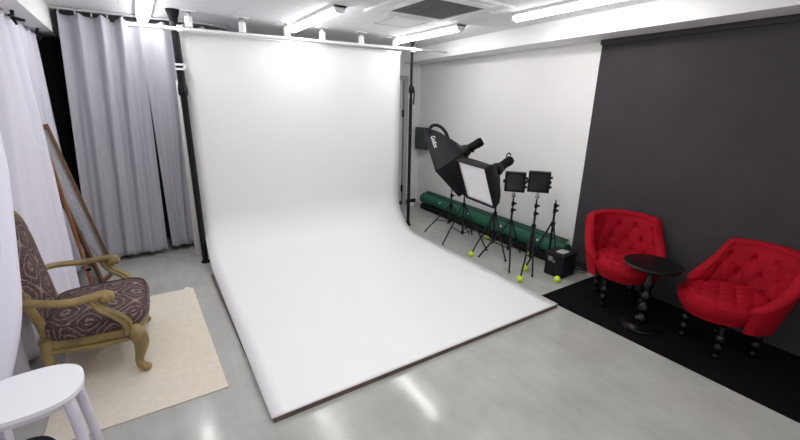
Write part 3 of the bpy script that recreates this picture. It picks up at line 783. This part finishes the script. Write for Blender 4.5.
def softbox(t, org, head, az, el, roll, w, h, dep, lip, logo=None, loop=False):
    """shell, rim, diffuser and flash head; all given in world and moved into the thing's space"""
    n = Vector((math.cos(el) * math.cos(az), math.cos(el) * math.sin(az), math.sin(el)))
    s = Vector((0, 0, 1)).cross(n).normalized(); u = n.cross(s)
    s, u = math.cos(roll) * s + math.sin(roll) * u, -math.sin(roll) * s + math.cos(roll) * u
    hd = Vector(head) - Vector(org); c = hd + n * dep
    def P(a, bb, d): return c + s * a + u * bb + n * d
    b = nb(); rings = []
    K = 8
    for i in range(9):
        f = i / 8; d = -dep * (1 - f) + 0.06 * (1 - f); k = 0.17 + 0.83 * math.sin(f * PI / 2) ** 0.95
        ring = []
        for (sx, sy, ex, ey) in ((-1, -1, 1, -1), (1, -1, 1, 1), (1, 1, -1, 1), (-1, 1, -1, -1)):
            for j in range(K):
                g = j / K; x = sx + (ex - sx) * g; y = sy + (ey - sy) * g
                pull = 1 - 0.10 * math.sin(PI * g) * math.sin(PI * f)
                ring.append(b.verts.new(P(x * w / 2 * k * pull, y * h / 2 * k * pull, d)))
        rings.append(ring)
    L = len(rings[0])
    last = []
    for q in range(L):      # the lip standing out in front of the diffuser
        last.append(b.verts.new(rings[-1][q].co + n * lip))
    rings.append(last)
    inner = [b.verts.new(v.co - (v.co - c - n * lip).normalized() * 0.008) for v in last]; rings.append(inner)
    inner2 = [b.verts.new(v.co - n * lip) for v in inner]; rings.append(inner2)
    for i in range(len(rings) - 1):
        for j in range(L): b.faces.new((rings[i][j], rings[i][(j + 1) % L], rings[i + 1][(j + 1) % L], rings[i + 1][j]))
    b.faces.new(rings[0][::-1])
    shell = obj('softbox_shell', b, M['black_nylon'], t, angle=50)
    b = nb(); g2 = 0.992
    grid(b, lambda uu, vv: P((uu - 0.5) * w * g2, (vv - 0.5) * h * g2, 0.004 - 0.012 * math.sin(PI * uu) * math.sin(PI * vv)), 12, 12); obj('diffuser', b, M['diffuser'], shell, solid=0.003)
    b = nb(); 
    for sx in (-1, 1):
        for sy in (-1, 1): tube(b, [P(sx * w * 0.09, sy * h * 0.09, -dep + 0.05), P(sx * w * 0.36, sy * h * 0.36, -dep * 0.42), P(sx * w / 2, sy * h / 2, -0.002)], 0.005, n=6, smooth=4)
    obj('ribs', b, M['black_matte'], shell)
    b = nb()
    for k, (sx, sy) in enumerate(((0, 1), (1, 0), (0, -1), (-1, 0))):
        pass
    b.free()
    b = nb(); rod(b, hd + n * 0.07, hd - n * 0.02, [(0.075, 0), (0.078, 0.5), (0.055, 1)]); obj('speed_ring', b, M['black_metal'], t)
    b = nb(); rod(b, hd + n * 0.0, hd - n * 0.20, [(0.05, 0), (0.052, 0.1), (0.05, 0.55), (0.054, 0.58), (0.054, 0.9), (0.045, 1)], 24)
    hb = obj('lamp_head', b, M['black_matte'], t)
    b = nb(); q = hd - n * 0.07
    tube(b, [Vector((0, 0, hd.z - 0.14)), Vector((0, 0, hd.z - 0.06)), q], [0.013, 0.015, 0.018], n=10); box(b, q - Vector((0, 0, 0.045)), (0.03, 0.04, 0.05), bev=0.006)
    cyl(b, q + s * 0.06, q - s * 0.06, 0.009, 10)
    obj('tilt_bracket', b, M['black_metal'], t)
    if loop:
        b = nb(); ce = P(w * 0.34, h * 0.34, -0.09); up = (s + u).normalized()
        tube(b, [ce + (up * math.sin(a) * 0.16 + (n * 0.9 + (s - u) * 0.3).normalized() * math.cos(a) * 0.105) for a in [(-0.15 + 1.3 * k / 16) * PI for k in range(17)]], 0.020, n=12); obj('carry_loop', b, M['black_nylon'], t)
    else:
        b = nb(); q = hd - n * 0.17 + u * 0.055
        tube(b, [q + u * (0.045 * math.sin(a)) + n * (0.035 * math.cos(a)) for a in [PI * k / 8 for k in range(9)]], 0.007, n=8); obj('head_handle', b, M['black_metal'], t)
    return P, s, u, n, shell

# large softbox turned away, with the carry loop
ax, ay = 3.31, 3.60
t = thing('softbox_light', 'large black softbox lamp turned to the wall with a round loop on top', 'studio light', (ax, ay, 0))
stand(t, ax, ay, 1.07, [(3.03, 3.64, False), (3.36, 3.20, False), (3.62, 3.74, False)], hi=0.50)
P, s, u, n, shell = softbox(t, (ax, ay, 0), (ax, ay, 1.19), 2.311, -0.576, 0.831, 0.602, 0.685, 0.325, 0.05, loop=True)
# white lettering on the flap nearest the rim
cu = bpy.data.curves.new('logo', 'FONT'); cu.body = 'Godox'; cu.size = 0.075; cu.extrude = 0.0008; cu.align_x = 'CENTER'; cu.align_y = 'CENTER'
tmp = bpy.data.objects.new('logo_source', cu); COL.objects.link(tmp)
bpy.context.view_layer.update()
lm = bpy.data.meshes.new_from_object(tmp.evaluated_get(bpy.context.evaluated_depsgraph_get()))
bpy.data.objects.remove(tmp); lm.materials.clear(); lm.materials.append(M['logo']); lm.name = 'printed_logo'
lg = bpy.data.objects.new('printed_logo', lm); COL.objects.link(lg); lg.parent = shell
LOGO = (lg, P, s, u, n)

# softbox with the white face
bx, by = 3.42, 3.17
t = thing('softbox_light', 'black softbox lamp showing its square white diffuser', 'studio light', (bx, by, 0))
stand(t, bx, by, 0.90, [(3.061, 3.154, True), (3.655, 3.50, True), (3.30, 2.84, False)], hi=0.47)
softbox(t, (bx, by, 0), (bx, by, 1.02), 3.1032, -0.4337, -0.068, 0.46, 0.51, 0.36, 0.03)

# the bare stand behind
cx, cy = 3.50, 4.07
t = thing('light_stand', 'bare black tripod stand at the back under the large softbox', 'light stand', (cx, cy, 0), 0, ST)
stand(t, cx, cy, 0.82, [(3.139, 4.168, False), (3.62, 3.80, False), (3.66, 4.30, False)], hi=0.36)

# two flat LED panels on stands
def led(label, x, y, z, feet, yaw, hi):
    t = thing('led_panel_light', label, 'studio light', (x, y, 0), 0, 'black LED panels on stands')
    stand(t, x, y, z - 0.16, feet, hi=hi)
    R = Matrix.Rotation(yaw, 3, 'Z') @ Matrix.Rotation(0.10, 3, 'Y')
    def T(p): return R @ Vector(p) + Vector((0, 0, z))
    b = nb(); box(b, T((0, 0, 0)), (0.045, 0.20, 0.20), rot=R, bev=0.008); p = obj('panel_body', b, M['black_matte'], t)
    b = nb(); box(b, T((0.0235, 0, 0.0)), (0.004, 0.175, 0.172), rot=R, bev=0.001); obj('screen', b, M['screen'], p)
    b = nb()
    for sx in (-1, 1): box(b, T((0.0, sx * 0.104, 0)), (0.06, 0.012, 0.22), rot=R, bev=0.004)
    for sz in (-1, 1): box(b, T((0.0, 0, sz * 0.104)), (0.06, 0.21, 0.012), rot=R, bev=0.004)
    obj('bezel', b, M['black_metal'], p)
    for sz in (-0.05, 0.05):
        b = nb(); cyl(b, T((0, 0.108, sz)), T((0, 0.13, sz)), 0.014, 14); obj('dial', b, M['black_metal'], p)
    b = nb(); cyl(b, T((0, -0.108, 0.0)), T((0, -0.128, 0.0)), 0.02, 14); cyl(b, T((0, 0.108, 0.0)), T((0, 0.122, 0.0)), 0.02, 14); obj('yoke_knob', b, M['black_metal'], p)
    b = nb(); sphere(b, (0, 0, z - 0.145), 0.02, 14); box(b, (0, 0, z - 0.165), (0.035, 0.035, 0.03), bev=0.006); cyl(b, (0, 0, z - 0.15), T((0, 0, -0.11)), 0.011); obj('ball_head', b, M['chrome'], t)
    return t
fy = math.radians(216)
led('left black LED panel light, partly in front of the white-faced softbox', 3.40, 2.90, 0.905, [(3.10, 2.60, False), (3.126, 3.09, False), (3.66, 2.94, False)], fy, 0.44)
led('right black LED panel light, clear of the softboxes before the white wall', 3.44, 2.62, 0.95, [(3.017, 2.386, True), (3.655, 2.80, True), (3.225, 2.40, False)], fy + 0.05, 0.46)
ex, ey = 3.50, 2.43
t = thing('light_stand', 'bare black tripod stand in front of the black case', 'light stand', (ex, ey, 0), 0, ST)
stand(t, ex, ey, 0.79, [(3.344, 2.19, True), (3.284, 2.549, True), (3.65, 2.55, False)], hi=0.53)

# ------------------------------------------------------------------ rolls along the wall
def tx(y): return wall_x(y)
ya, yb = 2.42, 5.30
t = thing('backdrop_roll', 'rolled green vinyl backdrop lying along the foot of the white wall', 'backdrop roll', (tx(ya) - 0.092, ya, 0.165))
dv = Vector((tx(yb) - tx(ya), yb - ya, 0))
b = nb(); rod(b, (0, 0, 0), dv, [(0.045, 0), (0.086, 0.0005), (0.089, 0.01), (0.089, 0.99), (0.086, 0.9995), (0.045, 1)], 32); r0 = obj('roll', b, M['green'], t)
b = nb(); nrmv = Vector((-dv.y, dv.x, 0)).normalized()
def flap(uu, vv):
    a = math.radians(70 + 55 * vv) ; rr = 0.091 + 0.03 * vv * vv
    return dv * (0.01 + 0.97 * uu) + nrmv * (rr * math.cos(a)) + Vector((0, 0, rr * math.sin(a) + 0.0 + 0.02 * vv))
def flap(uu, vv):
    return dv * (0.01 + 0.98 * uu) + nrmv * (0.02 - 0.085 * vv) + Vector((0, 0, 0.0895 + 0.028 * vv))
grid(b, flap, 24, 4); obj('loose_edge', b, M['dark_green'], t, solid=0.003)
for f in (0.12, 0.33, 0.56, 0.8):
    a = math.radians(28); ctr = dv * f + nrmv * (0.0895 * math.cos(a)) + Vector((0, 0, 0.0895 * math.sin(a)))
    b = nb(); nn = (nrmv * math.cos(a) + Vector((0, 0, math.sin(a)))); cyl(b, ctr - nn * 0.002, ctr + nn * 0.002, 0.014, 14); obj('tape', b, M['tape'], t)
t = thing('black_tube', 'long black tube lying on the floor before the green roll', 'tube', (tx(ya) - 0.165, ya - 0.06, 0.046))
dv2 = Vector((tx(yb) - tx(ya) - 0.0, yb - ya + 0.0, 0)); b = nb(); rod(b, (0, 0, 0), dv2, [(0.03, 0), (0.046, 0.0005), (0.046, 0.9995), (0.03, 1)], 24); obj('tube_body', b, M['black_matte'], t)
for f in (0.005, 0.995):
    b = nb(); rod(b, dv2 * (f - 0.004), dv2 * (f + 0.004), [(0.048, 0), (0.048, 1)], 24); obj('end_ring', b, M['black_metal'], t)

# ------------------------------------------------------------------ black case, cable, wall box, adaptor
t = thing('case', 'black square lidded case with white label on top beside the red chair', 'case', (3.545, 2.315, 0), 0.06)
b = nb(); box(b, (0, 0, 0.11), (0.235, 0.215, 0.22), bev=0.012, seg=3); obj('body', b, M['black_nylon'], t)
b = nb(); box(b, (0, 0, 0.237), (0.25, 0.23, 0.035), bev=0.012, seg=3); l = obj('lid', b, M['black_nylon'], t)
b = nb(); box(b, (-0.005, -0.015, 0.2555), (0.115, 0.085, 0.002)); q = obj('label_card', b, M['logo'], l)
b = nb()
for k in range(5): box(b, (-0.005, -0.042 + k * 0.0135, 0.2568), (0.08 - 0.012 * (k % 2), 0.006, 0.0008))
obj('printed_lines', b, M['label_ink'], q)
b = nb(); tube(b, [(-0.03, 0.01, 0.252), (-0.03, 0.025, 0.275), (0.05, 0.025, 0.275), (0.05, 0.01, 0.252)], 0.0) if False else None
b.free()
b = nb(); box(b, (-0.1195, 0.045, 0.185), (0.004, 0.05, 0.05), bev=0.001); box(b, (-0.1195, 0.005, 0.165), (0.004, 0.02, 0.03), bev=0.001); obj('clasp', b, M['chrome'], t)
b = nb(); tube(b, [(0.118, -0.07, 0.17), (0.145, -0.05, 0.16), (0.145, 0.05, 0.16), (0.118, 0.07, 0.17)], 0.008, n=8, smooth=5); obj('side_handle', b, M['black_matte'], t)
b = nb()
pts = []
for k in range(40):
    a = 2 * PI * k / 12; pts.append((3.765 + (0.05 + 0.001 * k) * math.cos(a), 2.225 + (0.07) * math.sin(a), 0.012 + 0.002 * k))
tube(b, pts, 0.006, n=8, smooth=3)
o = obj('cable_coil', b, M['cable']); tag(o, 'coiled black cable on the floor between the black case and red chair', 'cable')
b = nb(); box(b, (0, 0, 0), (0.05, 0.19, 0.035), bev=0.006)
t = thing('power_strip', 'small white power strip standing against the wall behind the black case', 'power strip', (3.842, 2.13, 0))
b.free(); b = nb(); box(b, (0, 0, 0.10), (0.03, 0.055, 0.20), bev=0.006); s0 = obj('strip_body', b, M['white_plastic'], t)
for k in range(3):
    b = nb(); box(b, (-0.0155, 0, 0.05 + k * 0.05), (0.002, 0.03, 0.03), bev=0.0005); obj('socket', b, M['grey_cap'], s0)

t = thing('wall_speaker', 'dark greenish grey box speaker mounted high on the white wall near the corner', 'speaker', (wall_x(5.47), 5.47, 1.15), 0.05)
b = nb(); box(b, (-0.06, 0, 0), (0.10, 0.26, 0.36), bev=0.01, seg=3); c = obj('cabinet', b, M['box_grey'], t)
b = nb(); box(b, (-0.112, 0, 0), (0.006, 0.23, 0.33), bev=0.002); obj('speaker_cloth', b, M['box_grey'], c)
b = nb(); box(b, (-0.005, 0, 0), (0.012, 0.08, 0.12), bev=0.002); obj('wall_mount', b, M['black_metal'], t)
t = thing('power_adaptor', 'small white adaptor on the floor by the right black pole', 'adaptor', (3.80, 5.46, 0))
b = nb(); box(b, (0, 0, 0.03), (0.08, 0.06, 0.06), bev=0.008); obj('adaptor_body', b, M['white_plastic'], t)
b = nb(); tube(b, [(0.03, 0.01, 0.03), (0.09, 0.05, 0.01), (0.10, 0.1, 0.008), (0.06, 0.16, 0.008)], 0.004, n=6, smooth=5); obj('lead', b, M['cable'], t)
t = thing('wall_socket', 'white double wall socket low on the wall beside the green roll end', 'socket', (wall_x(5.5), 5.50, 0.30), 0.05)
b = nb(); box(b, (-0.005, 0, 0), (0.010, 0.075, 0.12), bev=0.002); pl = obj('face_plate', b, M['white_plastic'], t)
for z in (-0.025, 0.025):
    b = nb(); box(b, (-0.0105, 0, z), (0.002, 0.032, 0.03), bev=0.0006); obj('outlet', b, M['grey_cap'], pl)

# lettering follows the slope of the shell's upper flap
lg, P, s, u, n = LOGO
def flap_pt(bb, f):   # on the side panel turned up to the camera: f 0 at the head, 1 at the rim
    k = 0.17 + 0.83 * math.sin(f * PI / 2) ** 0.95; d = -0.325 * (1 - f) + 0.06 * (1 - f)
    return P(0.602 / 2 * k, bb, d)
X = -u; T = (flap_pt(0, 0.75) - flap_pt(0, 0.9)).normalized(); Z = X.cross(T)
if Z.dot(s) < 0: Z = -Z
Y = Z.cross(X)
mm = Matrix((X, Y, Z)).transposed().to_4x4(); mm.translation = flap_pt(0.10, 0.84) + Z * 0.004
lg.matrix_local = mm

# ------------------------------------------------------------------ camera and view
cam = bpy.data.cameras.new('camera'); co = bpy.data.objects.new('camera', cam); COL.objects.link(co)
cam.sensor_width = 36; cam.lens = 393.5 / 800 * 36; cam.clip_start = 0.02
y, p, r = math.radians(33.12), math.radians(16.6), math.radians(1.01)
Fv = Vector((math.sin(y) * math.cos(p), math.cos(y) * math.cos(p), -math.sin(p))); Rv = Vector((math.cos(y), -math.sin(y), 0)); Uv = Rv.cross(Fv)
R2 = Rv * math.cos(r) + Uv * math.sin(r); U2 = -Rv * math.sin(r) + Uv * math.cos(r)
mw = Matrix((R2, U2, -Fv)).transposed().to_4x4(); mw.translation = (0, 0, 1.72); co.matrix_world = mw
S.camera = co

w = bpy.data.worlds.new('world'); S.world = w; w.use_nodes = True
w.node_tree.nodes['Background'].inputs['Color'].default_value = (0.02, 0.02, 0.02, 1)
S.cycles.max_bounces = 8; S.cycles.diffuse_bounces = 6
vs = S.view_settings; S.display_settings.display_device = 'sRGB'
vs.view_transform = 'Standard'; vs.look = 'None'; vs.gamma = 1; vs.use_curve_mapping = False
vs.exposure = 0.6
